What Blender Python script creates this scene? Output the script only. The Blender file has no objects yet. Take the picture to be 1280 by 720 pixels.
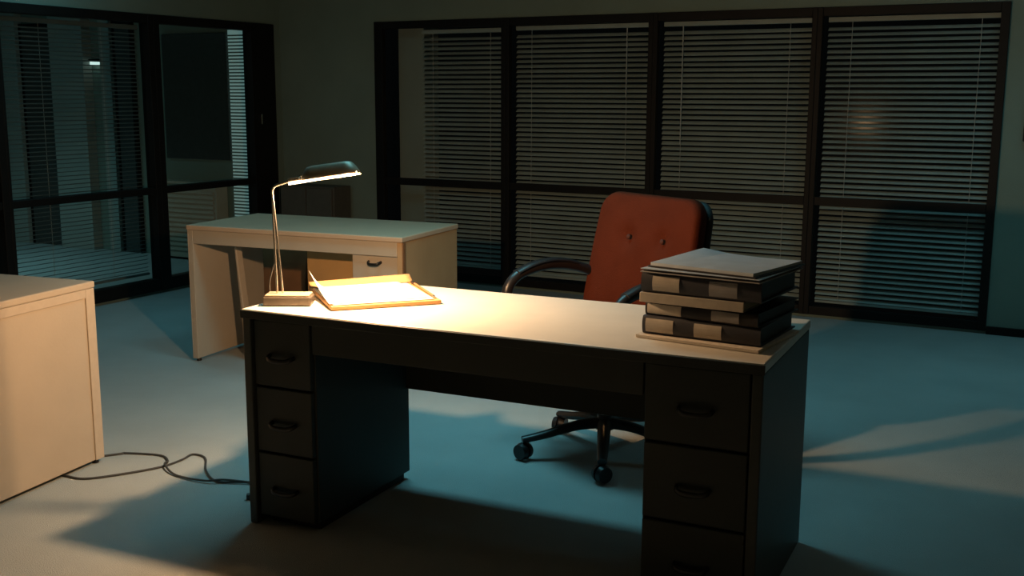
import bpy, bmesh, math, random
from mathutils import Vector, Matrix, Euler
random.seed(4)
C = bpy.context.scene.collection
R = math.radians
PI = math.pi

# ------------------------------------------------------------------ materials
def mat(name, col, rough=.6, metal=0., noise=0., nscale=30., bump=0., bscale=200., spec=.5, stretch=None):
    m = bpy.data.materials.new(name); m.use_nodes = True
    nt = m.node_tree; b = nt.nodes['Principled BSDF']
    b.inputs['Roughness'].default_value = rough
    b.inputs['Metallic'].default_value = metal
    b.inputs['Specular IOR Level'].default_value = spec
    tc = nt.nodes.new('ShaderNodeTexCoord'); mp = nt.nodes.new('ShaderNodeMapping')
    nt.links.new(tc.outputs['Object'], mp.inputs['Vector'])
    if stretch: mp.inputs['Scale'].default_value = stretch
    n = nt.nodes.new('ShaderNodeTexNoise'); n.inputs['Scale'].default_value = nscale; n.inputs['Detail'].default_value = 5
    nt.links.new(mp.outputs['Vector'], n.inputs['Vector'])
    r = nt.nodes.new('ShaderNodeValToRGB')
    r.color_ramp.elements[0].position = .3; r.color_ramp.elements[1].position = .7
    r.color_ramp.elements[0].color = (*[max(0, c*(1-noise)) for c in col], 1)
    r.color_ramp.elements[1].color = (*[min(1, c*(1+noise)) for c in col], 1)
    nt.links.new(n.outputs['Fac'], r.inputs['Fac']); nt.links.new(r.outputs['Color'], b.inputs['Base Color'])
    if bump:
        n2 = nt.nodes.new('ShaderNodeTexNoise'); n2.inputs['Scale'].default_value = bscale; n2.inputs['Detail'].default_value = 3
        nt.links.new(mp.outputs['Vector'], n2.inputs['Vector'])
        bp = nt.nodes.new('ShaderNodeBump'); bp.inputs['Strength'].default_value = bump; bp.inputs['Distance'].default_value = .01
        nt.links.new(n2.outputs['Fac'], bp.inputs['Height']); nt.links.new(bp.outputs['Normal'], b.inputs['Normal'])
    return m

def emit(name, col, s):
    m = bpy.data.materials.new(name); m.use_nodes = True
    b = m.node_tree.nodes['Principled BSDF']
    b.inputs['Base Color'].default_value = (.8, .8, .8, 1)
    b.inputs['Emission Color'].default_value = (*col, 1); b.inputs['Emission Strength'].default_value = s
    return m

def glassmat():
    m = bpy.data.materials.new('window_glass'); m.use_nodes = True
    nt = m.node_tree; nt.nodes.clear()
    o = nt.nodes.new('ShaderNodeOutputMaterial'); mx = nt.nodes.new('ShaderNodeMixShader')
    t = nt.nodes.new('ShaderNodeBsdfTransparent'); g = nt.nodes.new('ShaderNodeBsdfGlossy')
    t.inputs[0].default_value = (.93, .96, .95, 1); g.inputs['Roughness'].default_value = .12
    f = nt.nodes.new('ShaderNodeFresnel'); f.inputs['IOR'].default_value = 1.06
    nt.links.new(f.outputs[0], mx.inputs[0]); nt.links.new(t.outputs[0], mx.inputs[1]); nt.links.new(g.outputs[0], mx.inputs[2])
    nt.links.new(mx.outputs[0], o.inputs[0])
    return m

M = dict(
    carpet=mat('teal_carpet', (.40, .43, .425), .95, noise=.07, nscale=2.2, bump=.5, bscale=260, spec=.15),
    wall=mat('grey_green_wall_paint', (.22, .29, .25), .85, noise=.05, nscale=3, bump=.08, bscale=120, spec=.2),
    ceiling=mat('ceiling_paint', (.20, .22, .21), .9, noise=.04),
    frame=mat('dark_bronze_frame', (.006, .005, .0045), .6, noise=.2, nscale=8, spec=.3),
    slat=mat('grey_enamel_slat', (.33, .41, .39), .5, noise=.12, nscale=4, spec=.35),
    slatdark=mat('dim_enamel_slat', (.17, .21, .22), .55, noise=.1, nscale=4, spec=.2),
    cord=mat('blind_cord', (.5, .52, .5), .8),
    cream=mat('cream_laminate', (.52, .44, .345), .5, noise=.04, nscale=6, bump=.03, bscale=90, spec=.4),
    creamedge=mat('cream_edge_band', (.56, .47, .37), .45, noise=.04, spec=.4),
    top=mat('pale_laminate_top', (.62, .60, .54), .42, noise=.03, nscale=10, bump=.02, bscale=200, spec=.5),
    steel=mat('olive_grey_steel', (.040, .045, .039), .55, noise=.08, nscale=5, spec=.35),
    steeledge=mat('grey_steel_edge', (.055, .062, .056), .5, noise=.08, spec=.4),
    handle=mat('dark_pull', (.02, .02, .018), .35, metal=.3),
    nearblack=mat('dark_plinth', (.02, .02, .02), .8),  # near-black finish of the plinths and the wall box
    chrome=mat('worn_chrome', (.62, .58, .52), .25, metal=1., noise=.1),
    lampbody=mat('brushed_lamp_metal', (.50, .40, .29), .4, metal=.2, noise=.12, nscale=20),
    lampbase=mat('dark_lamp_base', (.12, .10, .08), .35, metal=.5, noise=.1),
    tube=emit('glowing_tube', (1, .78, .52), 5),
    orange=mat('rust_orange_upholstery', (.078, .0155, .006), .85, noise=.10, nscale=9, bump=.3, bscale=350, spec=.1),
    button=mat('rust_button', (.055, .011, .004), .8, noise=.1),
    black=mat('black_plastic', (.012, .011, .012), .38, noise=.1, spec=.5),
    blackcloth=mat('black_shell', (.014, .012, .012), .7, noise=.1),
    binder=mat('black_binder_board', (.014, .014, .018), .5, noise=.2, nscale=12, spec=.4),
    bindergrey=mat('slate_binder_cloth', (.035, .038, .052), .55, noise=.15, nscale=12),
    label=mat('pale_spine_label', (.56, .50, .42), .7, noise=.1, nscale=30),
    labelgrey=mat('grey_spine_label', (.34, .33, .33), .7, noise=.1, nscale=30),
    page=mat('page_block', (.62, .56, .48), .8, noise=.12, nscale=60, stretch=(1, 1, 20)),
    paper=mat('white_paper', (.74, .74, .72), .75, noise=.05, nscale=12),
    bluepaper=mat('grey_blue_paper', (.50, .58, .66), .75, noise=.08, nscale=15),
    manila=mat('manila_board', (.50, .27, .10), .65, noise=.08, nscale=18),
    ink=mat('faint_ink', (.30, .32, .36), .8),
    cable=mat('grey_cable', (.05, .05, .05), .55),
    brown=mat('brown_board', (.26, .12, .05), .6, noise=.2, nscale=7),
    lampwarmtop=mat('lamp_warmed_cream_top', (.58, .42, .29), .5, noise=.04, nscale=6, spec=.4),  # far desk's cream top, browned to carry the lamp's warmth
    lampwarm=mat('lamp_warmed_cream_end', (.52, .33, .17), .55, noise=.08, nscale=4),  # far desk's cream end panel with warm lamplight put into the colour
    tan=mat('tan_board', (.62, .36, .14), .65, noise=.08, nscale=7),
    darkgrey=mat('dark_grey_panel', (.07, .07, .065), .6, noise=.1),
    cabinetgrey=mat('olive_grey_cabinet', (.11, .10, .08), .55, noise=.08),
    board=mat('dark_board', (.06, .065, .06), .35, noise=.1),
    paleouter=mat('pale_outer_wall', (.36, .40, .37), .85, noise=.05, nscale=3),
    stripblind=emit('lit_blind_backing', (.33, .60, .58), .22),
    teallight=emit('teal_diffuser', (.30, .75, .85), 1.2),
    reflectglow=emit('lamp_reflection_glow', (.7, .95, .9), .9),  # glow that paints in a ceiling lamp's reflection
    glass=glassmat(),
)

# ------------------------------------------------------------------ mesh helpers
def bm_new(): return bmesh.new()
def box(bm, x0, x1, y0, y1, z0, z1, bev=0., seg=2):
    t = bmesh.new(); bmesh.ops.create_cube(t, size=1)
    bmesh.ops.scale(t, vec=(x1-x0, y1-y0, z1-z0), verts=t.verts)
    if bev: bmesh.ops.bevel(t, geom=list(t.edges), offset=bev, segments=seg, profile=.5, affect='EDGES')
    bmesh.ops.translate(t, vec=((x0+x1)/2, (y0+y1)/2, (z0+z1)/2), verts=t.verts)
    merge(bm, t); return bm
def merge(bm, t, mtx=None):
    if mtx is not None: bmesh.ops.transform(t, matrix=mtx, verts=t.verts)
    me = bpy.data.meshes.new('tmp'); t.to_mesh(me); t.free(); bm.from_mesh(me); bpy.data.meshes.remove(me)
def cyl(bm, p0, p1, r0, r1=None, n=20):
    if r1 is None: r1 = r0
    p0, p1 = Vector(p0), Vector(p1); d = p1-p0
    t = bmesh.new(); bmesh.ops.create_cone(t, cap_ends=True, segments=n, radius1=r0, radius2=r1, depth=d.length)
    q = Vector((0, 0, 1)).rotation_difference(d.normalized())
    merge(bm, t, Matrix.Translation((p0+p1)/2) @ q.to_matrix().to_4x4()); return bm
def spline(pts, n=8):
    P = [Vector(p) for p in pts]; P = [2*P[0]-P[1]] + P + [2*P[-1]-P[-2]]; out = []
    for i in range(1, len(P)-2):
        a, b, c, d = P[i-1:i+3]
        for k in range(n):
            t = k/n
            out.append(.5*((2*b)+(c-a)*t+(2*a-5*b+4*c-d)*t*t+(3*b-a-3*c+d)*t**3))
    out.append(P[-2]); return out
def sweep(bm, pts, prof, up=Vector((0, 0, 1)), scl=None):
    """sweep a closed 2-D profile along points"""
    rings = []
    for i, p in enumerate(pts):
        tn = (pts[min(i+1, len(pts)-1)]-pts[max(i-1, 0)]).normalized()
        s = tn.cross(up)
        if s.length < 1e-3: s = tn.cross(Vector((0, 1, 0)))
        s.normalize(); u = s.cross(tn).normalized()
        k = scl(i/(len(pts)-1)) if scl else 1
        rings.append([bm.verts.new(p+s*a*k+u*b*k) for a, b in prof])
    m = len(prof)
    for a, b in zip(rings, rings[1:]):
        for j in range(m): bm.faces.new((a[j], a[(j+1) % m], b[(j+1) % m], b[j]))
    bm.faces.new(rings[0][::-1]); bm.faces.new(rings[-1]); bmesh.ops.recalc_face_normals(bm, faces=bm.faces)
    return bm
def circ(r, n=10, sq=1.): return [(r*math.cos(2*PI*k/n), r*sq*math.sin(2*PI*k/n)) for k in range(n)]
def tube(bm, pts, r, n=10, smooth=8, sq=1., up=Vector((0, 0, 1)), scl=None): return sweep(bm, spline(pts, smooth), circ(r, n, sq), up, scl)

def obj(name, bm, m, parent=None, label=None, smooth=False, loc=None, rot=None):
    me = bpy.data.meshes.new(name); bm.to_mesh(me); bm.free()
    if smooth:
        for p in me.polygons: p.use_smooth = True
        try: me.set_sharp_from_angle(angle=R(38))
        except Exception: pass
    o = bpy.data.objects.new(name, me); C.objects.link(o)
    me.materials.append(M[m] if isinstance(m, str) else m)
    if parent: o.parent = parent
    if label: o['label'] = label
    if loc: o.location = loc
    if rot: o.rotation_euler = rot
    return o
def thing(name, label, cat, loc=(0, 0, 0), rz=0., group=None):
    o = bpy.data.objects.new(name, None); C.objects.link(o); o.empty_display_size = .1
    o.location = loc; o.rotation_euler = (0, 0, rz)
    o['label'] = label; o['category'] = cat
    if group: o['group'] = group
    return o
def tag(o, label, cat, group=None):
    o['label'] = label; o['category'] = cat
    if group: o['group'] = group
    return o
def struct(name, bm, m, parent=None):
    o = obj(name, bm, m, parent)
    if not parent: o['kind'] = 'structure'
    return o
def copy_tree(o, parent=None):
    c = o.copy(); C.objects.link(c); c.parent = parent
    for ch in list(o.children): copy_tree(ch, c)
    return c

# ------------------------------------------------------------------ the room
YB, XL, ZC = 7.18, -5.99, 2.62           # back wall, left partition, ceiling
XN, XR, YF = -10.6, 2.6, -1.9            # neighbour room's far side, right wall, wall behind the camera
ZT, ZBOT = 1.975, .06
WX = [-5.05, -3.90, -2.765, -1.668, -.56] # mullion lines of the back window
LY = [3.45, 4.54, 5.795, 7.075]           # of the left partition

struct('floor', box(bm_new(), XN-.1, XR+.1, YF-.1, YB+.1, -.1, 0), 'carpet')
struct('ceiling', box(bm_new(), XN-.1, XR+.1, YF-.1, YB+.1, ZC, ZC+.1), 'ceiling')
b = bm_new()
box(b, XN, WX[0], YB, YB+.12, 0, ZC); box(b, WX[0], WX[-1], YB, YB+.12, ZT, ZC)
box(b, WX[0], WX[-1], YB, YB+.12, 0, .02); box(b, WX[-1], XR, YB, YB+.12, 0, ZC)
struct('wall_back', b, 'wall')
b = bm_new()
box(b, XL-.1, XL, YF, LY[0], 0, ZC); box(b, XL-.1, XL, LY[0], LY[-1], ZT, ZC)
box(b, XL-.1, XL, LY[-1], YB, 0, ZC); box(b, XL-.1, XL, LY[0], LY[-1], 0, .02)
struct('wall_left', b, 'wall')
struct('wall_right', box(bm_new(), XR, XR+.1, YF, YB, 0, ZC), 'wall')
struct('wall_front', box(bm_new(), XN, XR, YF-.1, YF, 0, ZC), 'wall')
struct('wall_far_left', box(bm_new(), XN-.1, XN, YF, YB, 0, ZC), 'wall')
struct('baseboard_back', box(bm_new(), WX[-1]+.002, XR-.002, YB-.018, YB-.001, 0.001, .05, .003), 'frame')
struct('baseboard_corner', box(bm_new(), XL+.002, WX[0]-.03, YB-.018, YB-.001, 0.001, .05, .003), 'frame')
# pale pier standing outside the left bay, seen through the glass
struct('trim_1', box(bm_new(), -4.97, -4.73, YB+.20, YB+.4, 0, ZC), 'paleouter')

def window_back(n, x0, x1, wl=.033, wr=.033):
    r = bpy.data.objects.new('window_%d' % n, None); C.objects.link(r); r['kind'] = 'structure'
    r.location = (x0, YB, 0); w = x1-x0; f = bm_new()
    y0, y1 = -.02, .028
    box(f, 0, wl, y0, y1, .02, ZT, .003); box(f, w-wr, w, y0, y1, .02, ZT, .003)
    box(f, wl, w-wr, y0+.004, y1, ZT-.055, ZT, .003); box(f, wl, w-wr, y0+.004, y1, .02, .075, .003)
    box(f, wl, w-wr, y0+.004, y1-.02, .735, .79, .003)
    struct('window_frame', f, 'frame', r)
    struct('glass', box(bm_new(), wl+.001, w-wr-.001, .100, .105, .791, ZT-.056), 'glass', r)
    struct('glass', box(bm_new(), wl+.001, w-wr-.001, .100, .105, .076, .734), 'glass', r)
    return r
for i in range(4):
    window_back(i+1, WX[i], WX[i+1], .075 if i == 0 else .033, .05 if i == 3 else .033)

def window_left(n, y0, y1, a, c, handle=False):
    r = bpy.data.objects.new('window_%d' % n, None); C.objects.link(r); r['kind'] = 'structure'
    r.location = (XL, y0, 0); w = y1-y0; f = bm_new()
    x0, x1 = -.06, .03
    box(f, x0, x1, 0, a, .02, ZT, .003); box(f, x0, x1, w-c, w, .02, ZT, .003)
    box(f, x0, x1-.004, a, w-c, ZT-.06, ZT, .003); box(f, x0, x1-.004, a, w-c, .02, .105, .003)
    box(f, x0, x1-.004, a, w-c, .72, .765, .003)
    struct('window_frame', f, 'frame', r)
    struct('glass', box(bm_new(), -.03, -.025, a+.001, w-c-.001, .766, ZT-.061), 'glass', r)
    struct('glass', box(bm_new(), -.03, -.025, a+.001, w-c-.001, .106, .719), 'glass', r)
    if handle:
        h = box(bm_new(), .031, .046, w-.20, w-.185, 1.19, 1.27, .004)
        o = struct('window_handle', h, 'chrome', r); o['label'] = 'small pale upright handle'
    return r
window_left(5, LY[0], LY[1], .06, .05)
window_left(6, LY[1], LY[2], .022, .05)
window_left(7, LY[2], LY[3], .055, .27, True)

# ------------------------------------------------------------------ venetian blinds
def blind(length, z0, z1, pitch, width, tilt, m, cords, label, loc, rz, wand=None):
    """slats run along local x, room side is -y"""
    r = thing('venetian_blind', label, 'blind', loc, rz, 'venetian blinds in the window bays')
    s = bm_new(); n = int((z1-z0-.05)/pitch); ct, st = math.cos(tilt), math.sin(tilt)
    for k in range(n):
        z = z0+.03+k*pitch; sag = random.uniform(-.0012, .0012); tw = random.uniform(-.05, .05)
        rows = []
        for x in (0, length):
            row = []
            for j in range(4):
                u = (j/3-.5)*width; cv = .0022*(1-(2*j/3-1)**2)
                c2, s2 = math.cos(tilt+tw), math.sin(tilt+tw)
                row.append(s.verts.new((x, u*c2-cv*s2, z+u*s2+cv*c2+sag*(1 if x else -1))))
            rows.append(row)
        for j in range(3): s.faces.new((rows[0][j], rows[1][j], rows[1][j+1], rows[0][j+1]))
    o = obj('slats', s, m, r)
    sm = o.modifiers.new('t', 'SOLIDIFY'); sm.thickness = .0008
    obj('head_rail', box(bm_new(), 0, length, -.018, .018, z1-.03, z1, .002), m, r)
    obj('bottom_rail', box(bm_new(), 0, length, -.012, .012, z0, z0+.016, .003), m, r)
    for c in cords:
        obj('cord', cyl(bm_new(), (c, -.017, z0+.02), (c, -.017, z1-.03), .0016, n=6), 'cord', r)
    if wand:
        obj('wand', cyl(bm_new(), (wand[0], -.026, wand[1]), (wand[0], -.026, z1-.03), .0032, n=8), 'cord', r)
    return r
PT = .0352
blind(.70, .12, ZT-.065, PT, .034, R(38), 'slat', (.10, .6), 'narrow dim venetian blind in the leftmost bay of the back window, beside the pale pier', (WX[1]-.05-.70-.01, YB+.072, 0), 0)
bx = lambda i: (WX[i]+.052, YB+.072, 0)
wl = lambda i: WX[i+1]-WX[i]-.104
blind(wl(1), .09, ZT-.058, PT, .034, R(40), 'slat', (.13, .87), 'grey venetian blind in the second bay from the left, behind the swivel chair’s left arm'.replace('’', "'"), bx(1), 0, (.87, 1.42))
blind(wl(2), .09, ZT-.058, PT, .034, R(42), 'slat', (.14, .86), 'grey venetian blind in the third bay, directly above the orange chair back', bx(2), 0, (.14, 1.1))
blind(wl(3), .09, ZT-.058, PT, .034, R(35), 'slat', (.15, .9), 'grey venetian blind in the rightmost bay of the back window, right of the binder stack', bx(3), 0)
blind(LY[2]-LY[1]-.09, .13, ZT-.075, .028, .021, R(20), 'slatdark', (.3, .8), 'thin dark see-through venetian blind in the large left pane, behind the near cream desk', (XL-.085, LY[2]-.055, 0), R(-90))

# ------------------------------------------------------------------ the room beyond the left partition
yb = YB-.002
o = obj('dark_board', box(bm_new(), -7.27, -6.54, yb-.03, yb, .87, 1.93, .006), 'board')
tag(o, 'large dark rectangular board on the wall beyond the left glass partition', 'board')
t = thing('narrow_lit_window', 'narrow bright teal slatted window strip beyond the left partition', 'window', (-6.53, yb, 0))
b = bm_new(); W = .26
box(b, 0, W, -.015, 0, .30, 1.95, .002)
obj('lit_pane', b, 'stripblind', t)
b = bm_new()
for k in range(58): box(b, .005, W-.005, -.030, -.018, .33+k*.0275, .33+k*.0275+.012)
obj('slats', b, 'slat', t)
t = thing('louvred_heater', 'low cream louvred heater against the wall beyond the left partition', 'heater', (-7.33, yb, 0))
obj('body', box(bm_new(), 0, .72, -.14, -.002, .02, .66, .006), 'cream', t)
b = bm_new()
for k in range(13): box(b, .03, .69, -.152, -.142, .08+k*.042, .102+k*.042, .002)
obj('louvres', b, 'creamedge', t)
obj('top_cap', box(bm_new(), -.01, .73, -.16, -.002, .661, .685, .004), 'cream', t)
# pale piers and dark doors on the neighbour's back wall
struct('trim_2', box(bm_new(), -9.30, -9.08, yb-.08, yb, 0.001, ZC-.001), 'paleouter')
struct('trim_3', box(bm_new(), -8.60, -8.17, yb-.10, yb, 0.001, ZC-.001), 'paleouter')
struct('trim_4', box(bm_new(), -8.00, -7.87, yb-.06, yb, 0.001, ZC-.001), 'paleouter')
def dark_door(n, x0, x1):
    r = bpy.data.objects.new('door_%d' % n, None); C.objects.link(r); r['kind'] = 'structure'; r.location = (x0, yb, 0)
    struct('door_panel', box(bm_new(), .02, x1-x0-.02, -.035, -.001, .003, 2.03, .004), 'darkgrey', r)
    f = bm_new(); box(f, 0, .02, -.045, 0, 0.001, 2.05); box(f, x1-x0-.02, x1-x0, -.045, 0, 0.001, 2.05); box(f, 0, x1-x0, -.045, 0, 2.03, 2.06)
    struct('door_frame', f, 'frame', r)
dark_door(1, -9.07, -8.61)
dark_door(2, -7.85, -7.62)
t = thing('lamp_reflection', 'small glowing block standing in for a ceiling lamp reflection, high between the piers beyond the left partition', 'lamp', (-8.06, yb, 1.66))  # no lamp here: a glowing block in place of a ceiling lamp's reflection
obj('dark_cap', box(bm_new(), -.085, .085, -.06, -.001, .05, .07, .003), 'frame', t)
obj('diffuser', box(bm_new(), -.075, .075, -.055, -.012, .02, .049, .004), 'reflectglow', t)

# ------------------------------------------------------------------ things on the walls
t = thing('wall_panel', 'small dark box on the wall at the right edge', 'switch', (-.44, YB-.002, 1.17))
obj('case', box(bm_new(), 0, .17, -.04, 0, 0, .26, .005), 'nearblack', t)
obj('cover', box(bm_new(), .015, .155, -.047, -.041, .015, .245, .003), 'frame', t)

t = thing('low_cabinet', 'low olive grey cabinet against the back wall behind the desk lamp', 'cabinet', (-5.83, YB-.24, 0))
obj('body', box(bm_new(), 0, .53, .0, .22, .03, .71, .006), 'cabinetgrey', t)
obj('door', box(bm_new(), .012, .261, -.018, -.001, .045, .695, .004), 'cabinetgrey', t)
obj('door', box(bm_new(), .269, .518, -.018, -.001, .045, .695, .004), 'cabinetgrey', t)
obj('plinth', box(bm_new(), .02, .51, .02, .20, 0.001, .029), 'nearblack', t)

# ------------------------------------------------------------------ desks
def cup_pull(w, m, parent):
    b = bm_new()
    tube(b, [(-w/2, 0, 0), (-w/2+.004, -.018, -.004), (-w/4, -.026, -.010), (w/4, -.026, -.010), (w/2-.004, -.018, -.004), (w/2, 0, 0)], .0055, 8, 5, 1.5)
    return b
def pedestal(root, x0, x1, y0, y1, z0, z1, body, pull, nd=3, pw=.095):
    b = bm_new()
    box(b, x0, x1, y0+.022, y1, z0, z1, .003)
    obj('pedestal', b, body, root)
    h = (z1-z0)/nd
    for k in range(nd):
        za, zb = z0+k*h+.004, z0+(k+1)*h-.004
        d = obj('drawer', box(bm_new(), x0+.006, x1-.006, y0, y0+.0215, za, zb, .0035), body, root)
        obj('handle', cup_pull(pw, pull, d), pull, d, loc=((x0+x1)/2, y0, zb-(.115 if pw > .08 else .10)), smooth=True)

# main desk: local origin at the front-left floor corner
L, D, H = 1.712, .64, .74
desk = thing('office_desk', 'dark steel pedestal desk with a pale top carrying the lit lamp and the binder stack', 'desk', (-2.455, 2.712, 0), R(2.9))
obj('desktop', box(bm_new(), -.002, L+.002, -.004, D+.004, H-.028, H, .004), 'top', desk, 'pale laminate desktop')
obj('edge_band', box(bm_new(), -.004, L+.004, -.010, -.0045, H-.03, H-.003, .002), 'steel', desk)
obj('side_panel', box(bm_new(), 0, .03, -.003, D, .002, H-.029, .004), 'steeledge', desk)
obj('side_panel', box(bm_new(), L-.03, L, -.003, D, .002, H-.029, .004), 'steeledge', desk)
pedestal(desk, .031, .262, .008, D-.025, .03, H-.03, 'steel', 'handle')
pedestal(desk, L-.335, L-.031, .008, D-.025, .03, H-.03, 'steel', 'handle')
obj('apron', box(bm_new(), .263, L-.336, .012, .03, H-.13, H-.03, .002), 'steel', desk)
obj('modesty_panel', box(bm_new(), .263, L-.336, D-.045, D-.025, .355, H-.03, .002), 'steel', desk)
obj('plinth', box(bm_new(), .05, .25, .05, D-.05, .001, .029), 'nearblack', desk)
obj('plinth', box(bm_new(), L-.32, L-.05, .05, D-.05, .001, .029), 'nearblack', desk)

def cream_desk(label, loc, rz, L, D, H, apron=.085, ped=True, lampwarm=False):
    r = thing('cream_desk', label, 'desk', loc, rz)
    obj('desktop', box(bm_new(), -.006, L+.006, -.006, D+.006, H-.026, H, .005), 'lampwarmtop' if lampwarm else 'cream', r)
    for s in (0, 1):
        x0 = 0 if not s else L-.028; sg = 1
        b = bm_new(); box(b, x0, x0+.028, .004, D, .016, H-.027, .003)
        p = obj('side_panel', b, 'lampwarm' if lampwarm and s else 'cream', r, 'cream end panel with lamp warmth put into its colour' if lampwarm and s else None)
        # raised frame around the panel, outer side
        xo = (-.006, -.0005) if not s else (L+.0005, L+.006)
        f = bm_new()
        if lampwarm and s:
            obj('shade_strip', box(f, *xo, .004, .034, .016, H-.027, .0015), 'brown', p, 'dark brown strip painting in the shade at the front edge')  # strip coloured as the shade where end panel and front overlap
            for yy in (.03, D-.03): obj('foot', cyl(bm_new(), (x0+.014, yy, .001), (x0+.014, yy, .0155), .014, .011, 14), 'black', p)
            continue
        box(f, *xo, .004, .05, .016, H-.027, .0015); box(f, *xo, D-.046, D, .016, H-.027, .0015)
        box(f, *xo, .0505, D-.0465, H-.06, H-.027, .0015)
        obj('panel_trim', f, 'creamedge', p)
        for yy in (.03, D-.03):
            obj('foot', cyl(bm_new(), (x0+.014, yy, .001), (x0+.014, yy, .0155), .014, .011, 14), 'black', p)
    obj('apron', box(bm_new(), .029, L-.029, .006, .024, H-apron, H-.027, .003), 'cream', r)
    if ped:
        pedestal(r, L-.30, L-.029, .026, D-.03, .05, H-.03-(apron-.027 if False else 0), 'cream', 'handle', 3, .07)
    return r
# near-left desk: only its right end panel and a corner of its top are in view
NR = Matrix.Rotation(R(8), 3, 'Z'); np0 = Vector((-3.400, 2.925, 0))-NR @ Vector((1.625, .70, 0))
nd = cream_desk('nearest cream desk cut off by the left edge, warm-lit end panel facing the lamp', np0, R(8), 1.625, .70, .722)
d2 = cream_desk('cream knee-hole desk standing behind the desk lamp, its open front and right end lit', (-4.272, 4.32, 0), R(5.6), 1.285, .63, .745, .10, True, True)
obj('back_rail', box(bm_new(), .029, .964, .60, .62, .56, .713, .003), 'cream', d2)

# inside the far desk's knee space
obj('modesty_panel', box(bm_new(), .565, .955, .27, .29, .05, .713, .003), 'tan', d2, 'tan panel closing half of the knee space')
o = obj('brown_board', box(bm_new(), 0, .33, 0, .02, 0, .60, .004), 'brown', None, loc=(-4.47, 5.06, .012), rot=(R(-8), 0, R(4)))
tag(o, 'orange-brown board standing behind the far cream desk', 'board')
o = obj('grey_board', box(bm_new(), 0, .40, 0, .02, 0, .58, .004), 'darkgrey', None, loc=(-4.17, 5.14, .012), rot=(R(-6), 0, R(4)))
tag(o, 'dark grey board leaning behind the far cream desk, right of the brown board', 'board')
o = obj('pale_strip', box(bm_new(), 0, .013, 0, .05, 0, .62, .004), 'creamedge', None, loc=(-4.02, 4.47, .004), rot=(0, R(-6), R(5)))
tag(o, 'slanting pale strip of wood leaning in the knee space of the far cream desk', 'strip')

# ------------------------------------------------------------------ office chair
def cushion(outline, thick, puff, dim=(), rings=14, inv=False):
    """outline in (x,z); front at -y puffed, back flat-ish"""
    b = bm_new(); n = len(outline)
    cx = sum(p[0] for p in outline)/n; cz = sum(p[1] for p in outline)/n
    prof = []
    for k in range(1, rings+1):                                   # front, centre outwards
        s = k/rings*.93; prof.append((s, -thick/2-puff*(1-(k/rings)**2.4), True))
    for k in range(1, 8):                                         # rounded rim
        a = PI*k/8; prof.append((.93+.07*math.sin(a), -thick/2*math.cos(a), False))
    for k in range(5, 0, -1): prof.append((k/5*.93, thick/2+.012*(1-(k/5)**2), False))
    def dy(x, z):
        return sum(dp*math.exp(-((x-dx)**2+(z-dz)**2)/(2*dr*dr)) for dx, dz, dr, dp in dim)
    rs = []
    for s, y, front in prof:
        ring = []
        for px, pz in outline:
            x, z = cx+(px-cx)*s, cz+(pz-cz)*s
            ring.append(b.verts.new((x, y+(dy(x, z) if front else 0), z)))
        rs.append(ring)
    c0 = b.verts.new((cx, prof[0][1]+dy(cx, cz), cz)); c1 = b.verts.new((cx, prof[-1][1], cz))
    for j in range(n):
        b.faces.new((c0, rs[0][j], rs[0][(j+1) % n])); b.faces.new((c1, rs[-1][(j+1) % n], rs[-1][j]))
        for a, c in zip(rs, rs[1:]): b.faces.new((a[j], c[j], c[(j+1) % n], a[(j+1) % n]))
    bmesh.ops.recalc_face_normals(b, faces=b.faces)
    return b
def rrect(w0, w1, h, r, n=10, z0=0.):
    """rounded trapezoid, w0 wide at the bottom, w1 at the top"""
    pts = []
    for (cx, cz, a0) in ((w1/2-r, h-r, 0), (-w1/2+r, h-r, 90), (-w0/2+r, r, 180), (w0/2-r, r, 270)):
        for k in range(n+1):
            a = R(a0+90*k/n); pts.append((cx+r*math.cos(a), z0+cz+r*math.sin(a)))
    out = []                                                      # resample the straight sides
    m = len(pts)
    for i in range(m):
        a, c = pts[i], pts[(i+1) % m]; d = math.hypot(a[0]-c[0], a[1]-c[1]); k = max(1, int(d/.03))
        for j in range(k): out.append((a[0]+(c[0]-a[0])*j/k, a[1]+(c[1]-a[1])*j/k))
    return out

chair = thing('swivel_chair', 'rust orange button-backed swivel armchair with black arms behind the main desk', 'chair', (-1.69, 3.95, 0), R(-26))
# base
def caster_bm():
    b = bm_new()
    for s in (-1, 1): cyl(b, (s*.006, 0, .036), (s*.027, 0, .036), .035, .030, 20)
    tube(b, [(0, .0, .062), (0, .012, .055), (0, .022, .04)], .008, 8, 4)
    return b
CH = Vector((-1.69, 3.985, 0))
for k in range(5):
    a = R(246+72*k); d = Vector((math.cos(a), math.sin(a), 0)); s = Vector((-math.sin(a), math.cos(a), 0))
    b = bm_new()
    tube(b, [d*.02+Vector((0, 0, .135)), d*.12+Vector((0, 0, .128)), d*.25+Vector((0, 0, .098)), d*.34+Vector((0, 0, .082))], .026, 10, 6, .75, scl=lambda t: 1.15-.45*t)
    lg = obj('leg', b, 'black', chair, smooth=True)
    c = obj('caster', caster_bm(), 'black', lg, smooth=True, loc=tuple(d*.335), rot=(0, 0, a+R(35)))
b = bm_new(); cyl(b, (0, 0, .11), (0, 0, .17), .038, .030); obj('hub', b, 'black', chair, smooth=True)
b = bm_new(); cyl(b, (0, 0, .171), (0, 0, .29), .024); cyl(b, (0, 0, .2905), (0, 0, .395), .014); obj('gas_column', b, 'chrome', chair, smooth=True)
obj('tilt_mechanism', box(bm_new(), -.07, .07, -.10, .13, .396, .43, .006), 'black', chair)
# seat
so = rrect(.50, .52, .48, .09)
b = cushion(so, .085, .018)
obj('seat', b, 'orange', chair, smooth=True, loc=(0, .22, .478), rot=(R(90), 0, 0))
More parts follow.
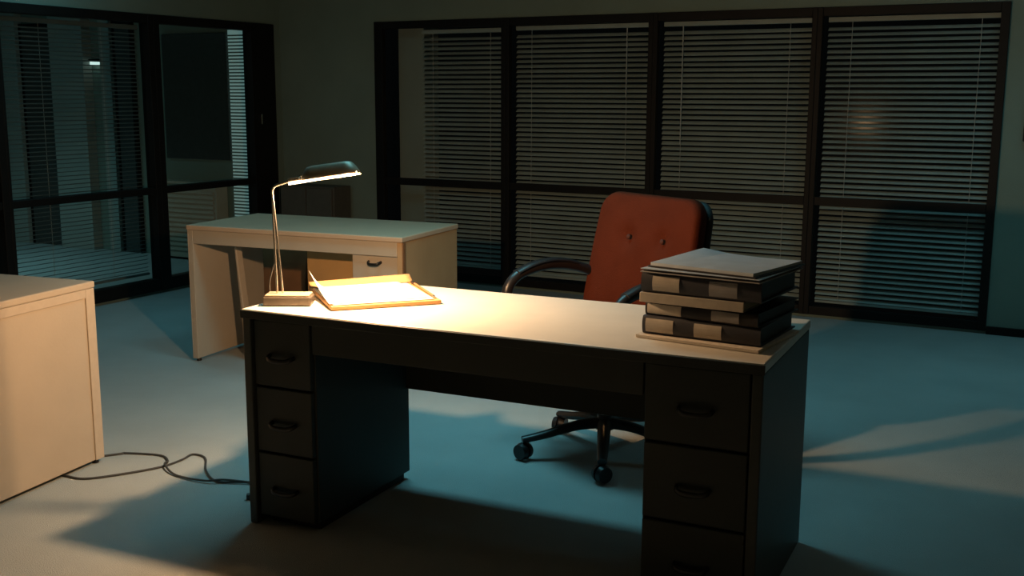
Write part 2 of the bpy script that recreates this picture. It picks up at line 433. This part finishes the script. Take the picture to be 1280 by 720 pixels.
# backrest: outline in x,z, leaning back, wider at its foot
bo = rrect(.64, .585, .56, .085)
dims = [(-.085, .375, .030, .022), (.115, .375, .030, .022)]
b = cushion(bo, .075, .022, dims, 20)
for v in b.verts:                                                 # gentle wrap and lumbar curve
    v.co.y += -.30*v.co.x**2+.10*(v.co.z-.25)**2
back = obj('backrest', b, 'orange', chair, smooth=True, loc=(-.070, .236, .475), rot=(R(-9), 0, 0))
for dx, dz, dr, dp in dims:
    bb = bm_new(); bmesh.ops.create_uvsphere(bb, u_segments=16, v_segments=8, radius=.011)
    bmesh.ops.scale(bb, vec=(1, .5, 1), verts=bb.verts)
    obj('button', bb, 'button', back, smooth=True, loc=(dx, -.0385-.012, dz))
b = cushion(rrect(.63, .575, .55, .085, z0=.005), .035, .004)
for v in b.verts: v.co.y += .058-.30*v.co.x**2+.10*(v.co.z-.25)**2
obj('back_shell', b, 'blackcloth', back, smooth=True)
obj('back_bracket', box(bm_new(), -.045, .045, .12, .27, .405, .43, .004), 'black', chair)
# arms: a wide loop from the seat side, up over the front, back to the backrest
for s in (-1, 1):
    x = s*.335-.045
    pts = [(s*.20, -.04, .425), (x*.95, -.09, .435), (x, -.14, .49), (x, -.20, .58), (x, -.21, .645), (x, -.155, .70), (x, -.03, .727), (x, .09, .722), (x*.97, .20, .694), (x*.91, .255, .655)]
    ar = obj('armrest', tube(bm_new(), pts, .022, 12, 7, 1.0), 'black', chair, smooth=True)
    pad = [(x, -.165, .711), (x, -.09, .736), (x, .0, .748), (x, .08, .742), (x, .15, .724)]
    obj('arm_pad', tube(bm_new(), pad, .025, 12, 6, .42), 'black', ar, smooth=True)

# ------------------------------------------------------------------ desk lamp
yaw = .4917
LX = Vector((math.cos(yaw), math.sin(yaw), 0)); LYv = Vector((-math.sin(yaw), math.cos(yaw), 0))
lo = Vector((-2.394, 2.836, .741))
lamp = thing('desk_lamp', 'lit desk lamp with thin twin stem and long metal shade at the desk end', 'lamp', lo, yaw)
obj('base', box(bm_new(), -.055, .105, -.045, .040, 0.0, .030, .006), 'lampbase', lamp)
obj('base_plate', box(bm_new(), -.048, .098, -.038, .034, .0305, .036, .002), 'lampbody', lamp)
b = bm_new(); cyl(b, (-.014, 0, .036), (-.020, 0, .372), .0042, .0036, 12); obj('stem', b, 'chrome', lamp, smooth=True)
b = bm_new(); tube(b, [(.004, .004, .036), (-.004, .003, .16), (-.012, .001, .28), (-.019, 0, .372)], .0038, 10, 6); obj('stem', b, 'chrome', lamp, smooth=True)
obj('arm', tube(bm_new(), [(-.020, 0, .368), (-.018, 0, .384), (-.006, 0, .396), (.035, 0, .410), (.085, 0, .430), (.118, 0, .440)], .0052, 10, 6), 'chrome', lamp, smooth=True)
obj('knuckle', cyl(bm_new(), (.118, -.016, .440), (.118, .016, .440), .011), 'lampbody', lamp, smooth=True)
# shade: long dome, open below, leaning so that its mouth shows a little
def rr2(w, d, r, n=6):
    pts = []
    for (cx, cy, a0) in ((w/2-r, d/2-r, 0), (-w/2+r, d/2-r, 90), (-w/2+r, -d/2+r, 180), (w/2-r, -d/2+r, 270)):
        for k in range(n+1): a = R(a0+90*k/n); pts.append((cx+r*math.cos(a), cy+r*math.sin(a)))
    return pts
def shade_bm():
    b = bm_new(); rings = []
    for w, d, z in ((.196, .112, 0), (.190, .106, .012), (.176, .094, .024), (.160, .078, .035), (.146, .060, .042), (.12, .035, .0445)):
        rings.append([b.verts.new((x, y, z)) for x, y in rr2(w, d, min(w, d)*.42)])
    n = len(rings[0])
    for a, c in zip(rings, rings[1:]):
        for j in range(n): b.faces.new((a[j], a[(j+1) % n], c[(j+1) % n], c[j]))
    b.faces.new(rings[-1]); bmesh.ops.recalc_face_normals(b, faces=b.faces)
    return b
hp = (.176, -.005, .424); hr = (R(-7), R(-8), 0)
sh = obj('lamp_shade', shade_bm(), 'lampbody', lamp, smooth=True, loc=hp, rot=hr)
sm = sh.modifiers.new('wall', 'SOLIDIFY'); sm.thickness = .002; sm.offset = -1
obj('tube_holder', box(bm_new(), -.135, -.098, -.036, .012, .002, .014, .003), 'lampbody', sh)
tb = obj('fluorescent_tube', cyl(bm_new(), (-.135, -.03, -.004), (.092, -.03, .002), .0048, n=16), 'tube', sh, 'glowing warm tube', smooth=True)
obj('power_cord', tube(bm_new(), [(-.018, .008, .15), (-.030, .012, .115), (-.043, .02, .07), (-.046, .035, .03), (-.055, .06, .004)], .0025, 8, 6), 'cable', lamp, smooth=True)
# its light
ld = bpy.data.lights.new('desk_lamp_light', 'POINT'); ld.energy = 78; ld.color = (1, .60, .31); ld.shadow_soft_size = .022
lw = Matrix.Translation(lo) @ Matrix.Rotation(yaw, 4, 'Z')
lobj = bpy.data.objects.new('desk_lamp_light', ld); C.objects.link(lobj); lobj.location = lw @ Vector((.235, -.012, .409))

# ------------------------------------------------------------------ open folder with papers
fa = R(48.5)
fo = Vector((-2.171, 2.815, .7415))
fold = thing('open_folder', 'open tan folder with its raised back flap lying under the lit lamp', 'folder', fo, fa)
FW, FD = .372, .41
obj('back_board', box(bm_new(), 0, FW, 0, FD, 0, .013, .003), 'manila', fold)
b = bm_new(); nx = 16
rows = []
for j in range(7):
    row = []
    for i in range(nx+1):
        u, v = i/nx, j/6
        row.append(b.verts.new((u*FW, FD-.045+v*.05, .0155+v**1.3*(.012+.010*u))))
    rows.append(row)
for j in range(6):
    for i in range(nx): b.faces.new((rows[j][i], rows[j][i+1], rows[j+1][i+1], rows[j+1][i]))
o = obj('back_flap', b, 'manila', fold, smooth=True)
sm = o.modifiers.new('t', 'SOLIDIFY'); sm.thickness = .0015; sm.offset = 1

def sheet(name, w, d, lift, label, loc, rz, m='paper', wob=.002):
    b = bm_new(); nx, ny = 22, 22; rows = []
    for j in range(ny+1):
        row = []
        for i in range(nx+1):
            u, v = i/nx, j/ny
            z = wob*(math.sin(u*5+v*3)+1)*.5+lift*max(0, 1-u*5.5)**1.6*v**1.4
            row.append(b.verts.new((u*w+.15*lift*max(0, 1-u*5.5)*v, v*d, z)))
        rows.append(row)
    for j in range(ny):
        for i in range(nx): b.faces.new((rows[j][i], rows[j][i+1], rows[j+1][i+1], rows[j+1][i]))
    o = obj(name, b, m, None, smooth=True, loc=loc, rot=(0, 0, rz))
    sm = o.modifiers.new('t', 'SOLIDIFY'); sm.thickness = .0006; sm.offset = 1
    return tag(o, label, 'paper')
FM = Matrix.Translation(fo) @ Matrix.Rotation(fa, 4, 'Z')
p = FM @ Vector((.008, .010, .0150))
sheet('paper_sheet', .345, .335, .0, 'white sheet with faint writing lying under the curled sheet in the open folder', p, fa+R(1), wob=.001)
p = FM @ Vector((-.002, .022, .0175))
ps = sheet('paper_sheet', .335, .335, .060, 'top white sheet in the open folder, its left edge curled upright', p, fa+R(2.5), wob=.0015)
for (u, v, l) in ((.10, .17, .06), (.10, .15, .035), (.13, .11, .045), (.06, .12, .02)):
    obj('text_line', box(bm_new(), u, u+l, v, v+.003, .0028, .0031), 'ink', ps)
t = thing('pen', 'slim dark pen lying along the right edge of the open folder', 'pen', FM @ Vector((FW-.013, .05, .0167)), fa)
obj('barrel', cyl(bm_new(), (0, 0, .002), (.004, .26, .002), .0045, n=12), 'brown', t, smooth=True)
obj('tip', cyl(bm_new(), (-.0004, -.02, .002), (0, -.0005, .002), .001, .0045, 12), 'chrome', t, smooth=True)
obj('cap', cyl(bm_new(), (.004, .2605, .002), (.0045, .30, .002), .0055, n=12), 'black', t, smooth=True)

# ------------------------------------------------------------------ binder stack
SR = R(-4.5)
SC = Vector((-.962, 3.10, 0))
def binder(name, label, z, h, w, d, dx, dy, rz, board, labels, group='binders stacked on the main desk'):
    """lies flat, spine towards -y"""
    r = thing(name, label, 'binder', SC+Vector((dx, dy, z)), SR+rz, group)
    b = bm_new(); t = .004
    prof = []                                                     # C-shaped cover: bottom board, rounded spine, top board
    n = 10
    outer = [(d/2, 0)]+[(-d/2+h*.35-h*.35*math.cos(a)*1.0-h*.35+0, 0) for a in ()]
    rad = h/2
    pts = [(d/2, 0)]
    for k in range(n+1):
        a = -PI/2-PI*k/n
        pts.append((-d/2+.35*rad+.35*rad*math.cos(a), rad+rad*math.sin(a)))
    pts.append((d/2, h))
    inn = [(d/2, h-t)]
    for k in range(n+1):
        a = PI/2+PI*k/n
        inn.append((-d/2+.35*rad+.35*(rad-t)*math.cos(a)+t*.65, rad+(rad-t)*math.sin(a)))
    inn.append((d/2, t))
    loop = pts+inn
    A = [b.verts.new((-w/2, y, zz)) for y, zz in loop]; B = [b.verts.new((w/2, y, zz)) for y, zz in loop]
    m = len(loop)
    for j in range(m): b.faces.new((A[j], A[(j+1) % m], B[(j+1) % m], B[j]))
    np_ = len(pts)
    for side in (A, B):
        for j in range(np_-1):
            q = (side[j], side[j+1], side[m-2-j], side[m-1-j])
            try: b.faces.new(q)
            except ValueError: pass
    bmesh.ops.recalc_face_normals(b, faces=b.faces)
    obj('cover', b, board, r, smooth=True)
    obj('pages', box(bm_new(), -w/2+.008, w/2-.008, -d/2+.03, d/2-.012, t+.001, h-t-.001, .001), 'binder', r)
    for u0, u1, lm in labels:
        lb = bm_new(); xs = (-w/2+u0*w, -w/2+u1*w); rows = []
        for k in range(7):
            a = PI+R(52)-R(104)*k/6
            y = -d/2+.35*rad+(.35*rad+.0012)*math.cos(a); zz = rad+(rad+.0006)*math.sin(a)*.92
            rows.append([lb.verts.new((x, y, zz)) for x in xs])
        for a_, c_ in zip(rows, rows[1:]): lb.faces.new((a_[0], a_[1], c_[1], c_[0]))
        bmesh.ops.recalc_face_normals(lb, faces=lb.faces)
        lo_ = obj('label', lb, lm, r); s_ = lo_.modifiers.new('t', 'SOLIDIFY'); s_.thickness = .0006
    return r
z = .7412
o = obj('paper_stack', box(bm_new(), -.185, .19, -.175, .15, 0, .009, .001), 'page', None, loc=SC+Vector((0, -.01, z)), rot=(0, 0, SR-R(1)))
tag(o, 'thin pale sheaf of papers at the very bottom of the binder stack', 'paper'); z += .0098
binder('ring_binder', 'lowest black binder of the stack with two pale spine labels', z, .053, .355, .32, -.002, 0, R(1.5), 'bindergrey', ((.03, .27, 'label'), (.45, .68, 'label'))); z += .0538
binder('ring_binder', 'thinner dark binder in the middle of the stack, second from the bottom', z, .039, .345, .32, .004, .004, R(-1.5), 'binder', ((.02, .33, 'label'), (.60, .84, 'labelgrey'))); z += .0398
t = thing('ledger_book', 'pale paper-covered ledger lying between the dark binders', 'book', SC+Vector((-.035, -.008, z)), SR+R(1), 'binders stacked on the main desk')
obj('pages', box(bm_new(), -.148, .158, -.148, .15, .0035, .0245, .001), 'page', t)
obj('cover', box(bm_new(), -.152, .162, -.152, .155, .0247, .028, .001), 'labelgrey', t)
obj('cover', box(bm_new(), -.152, .162, -.152, .155, 0, .0033, .001), 'labelgrey', t)
obj('spine', box(bm_new(), -.152, .162, -.156, -.1522, 0, .028, .0015), 'label', t); z += .0288
binder('ring_binder', 'thick dark binder near the top of the stack with two wide spine labels', z, .058, .36, .325, -.002, -.004, R(.5), 'bindergrey', ((.10, .33, 'label'), (.58, .81, 'labelgrey'))); z += .0586
t = thing('cardboard_folder', 'slim grey folder on top of the uppermost binder, beneath the loose papers', 'folder', SC+Vector((.004, -.006, z)), SR-R(2))
obj('cover', box(bm_new(), -.182, .182, -.17, .16, 0, .0025, .001), 'labelgrey', t)
obj('pages', box(bm_new(), -.176, .176, -.163, .155, .0027, .0085, .0005), 'bindergrey', t)
obj('cover', box(bm_new(), -.182, .182, -.168, .16, .0087, .011, .001), 'bluepaper', t); z += .0122
def pad(w, d, h, label, loc, rz):
    b = bm_new(); nx, ny = 20, 14
    def top(u, v): return h+.003*math.sin(u*4.2+v*2)*v+.006*max(0, .25-u)*4*v
    T = [[b.verts.new((u/nx*w-w/2, v/ny*d-d/2, top(u/nx, v/ny))) for u in range(nx+1)] for v in range(ny+1)]
    Bm = [[b.verts.new((u/nx*w-w/2, v/ny*d-d/2, 0)) for u in range(nx+1)] for v in range(ny+1)]
    for v in range(ny):
        for u in range(nx):
            b.faces.new((T[v][u], T[v][u+1], T[v+1][u+1], T[v+1][u])); b.faces.new((Bm[v][u], Bm[v+1][u], Bm[v+1][u+1], Bm[v][u+1]))
    for u in range(nx):
        b.faces.new((Bm[0][u], Bm[0][u+1], T[0][u+1], T[0][u])); b.faces.new((Bm[ny][u+1], Bm[ny][u], T[ny][u], T[ny][u+1]))
    for v in range(ny):
        b.faces.new((Bm[v+1][0], Bm[v][0], T[v][0], T[v+1][0])); b.faces.new((Bm[v][nx], Bm[v+1][nx], T[v+1][nx], T[v][nx]))
    return b
t = thing('document_wallet', 'grey-blue papers in a dark wallet crowning the binder stack', 'papers', SC+Vector((.012, .0, z)), SR-R(6))
obj('wallet', box(bm_new(), -.170, .172, -.160, .160, 0, .004, .001), 'binder', t)
obj('papers', pad(.325, .312, .009, '', None, 0), 'bluepaper', t, loc=(0, 0, .0042))

# ------------------------------------------------------------------ cables on the floor
def cable(name, pts, label, r=.0042):
    o = obj(name, tube(bm_new(), [(x, y, r+.001+z) for x, y, z in pts], r, 8, 8), 'cable', None, smooth=True)
    return tag(o, label, 'cable')
cable('power_cable', [(-3.50, 2.86, 0), (-3.40, 3.0, 0), (-3.379, 3.024, 0), (-3.242, 3.068, 0), (-3.16, 3.03, .002), (-3.12, 2.975, .010), (-3.013, 2.925, .001), (-2.868, 2.925, .004), (-2.80, 2.955, .010), (-2.70, 3.0, .002), (-2.64, 3.02, 0), (-2.50, 3.06, 0)],
      'grey power cable looping along the floor from the near cream desk, upper loop crossing first')
cable('power_cable', [(-3.46, 2.70, 0), (-3.385, 2.72, 0), (-3.288, 2.732, 0), (-3.209, 2.827, 0), (-3.135, 2.965, 0), (-3.125, 3.07, 0), (-3.135, 3.14, 0), (-3.06, 3.13, 0), (-2.95, 3.02, 0), (-2.83, 2.95, 0), (-2.72, 2.99, .002), (-2.60, 2.98, .004), (-2.51, 3.0, .0)],
      'second grey cable, its hump nearest the main desk and its tail nearest the camera')
t = thing('cable_plug', 'small dark plug on the floor against the left side of the main desk', 'plug', (-2.60, 2.88, .001), R(40))
obj('body', box(bm_new(), -.018, .018, -.012, .012, 0, .020, .004), 'cable', t)
b = bm_new(); cyl(b, (.018, -.006, .010), (.034, -.006, .010), .002, n=8); cyl(b, (.018, .006, .010), (.034, .006, .010), .002, n=8)
obj('pins', b, 'chrome', t)

# ------------------------------------------------------------------ ceiling lights
def troffer(loc, label, energy, sx=1.2, sy=.6, col=(.21, .77, .92)):
    t = thing('ceiling_light', label, 'ceiling light', loc)
    f = bm_new(); a, c = sx/2, sy/2
    box(f, -a-.03, -a, -c-.03, c+.03, -.05, 0); box(f, a, a+.03, -c-.03, c+.03, -.05, 0); box(f, -a, a, -c-.03, -c, -.05, 0); box(f, -a, a, c, c+.03, -.05, 0)
    obj('frame', f, 'ceiling', t)
    obj('diffuser', box(bm_new(), -a+.001, a-.001, -c+.001, c-.001, -.03, -.01), 'teallight', t)
    l = bpy.data.lights.new('ceiling_lamp_light', 'AREA'); l.shape = 'RECTANGLE'; l.size = sx-.1; l.size_y = sy-.1; l.energy = energy; l.color = col
    l.spread = R(106)
    o = bpy.data.objects.new('ceiling_lamp_light', l); C.objects.link(o); o.location = (loc[0], loc[1], loc[2]-.055)
troffer((-2.45, 3.95, ZC-.001), 'dim teal ceiling panel light above the main desk', 10.5)
troffer((-5.2, 4.7, ZC-.001), 'unseen dim teal ceiling panel added to brighten the floor near the left glass partition', 2.5)  # unseen fill light, added for the dark floor beside the partition
troffer((-.3, 6.0, ZC-.001), 'unseen dim teal ceiling panel added to fill the floor near the right part of the back window', 3)  # unseen fill light, added for the right rear floor
troffer((-8.2, 5.2, ZC-.001), 'dim teal ceiling panel light in the room beyond the partition', 9, col=(.36, .80, .85))

w = bpy.data.worlds.new('World'); bpy.context.scene.world = w; w.use_nodes = True
w.node_tree.nodes['Background'].inputs[0].default_value = (.6, .75, .75, 1); w.node_tree.nodes['Background'].inputs[1].default_value = .0015

# ------------------------------------------------------------------ camera
cd = bpy.data.cameras.new('camera'); cam = bpy.data.objects.new('camera', cd); C.objects.link(cam)
cd.sensor_width = 36; cd.lens = 1378.2/1280*36; cd.clip_start = .05
cam.location = (0, 0, 1.4376)
cam.rotation_euler = (Matrix.Rotation(yaw, 4, 'Z') @ Matrix.Rotation(R(90)-.1746, 4, 'X') @ Matrix.Rotation(-.0033*-1, 4, 'Z')).to_euler()
sc = bpy.context.scene; sc.camera = cam
vs = sc.view_settings; vs.view_transform = 'Standard'; vs.look = 'None'; vs.gamma = 1; vs.use_curve_mapping = False; vs.exposure = 0
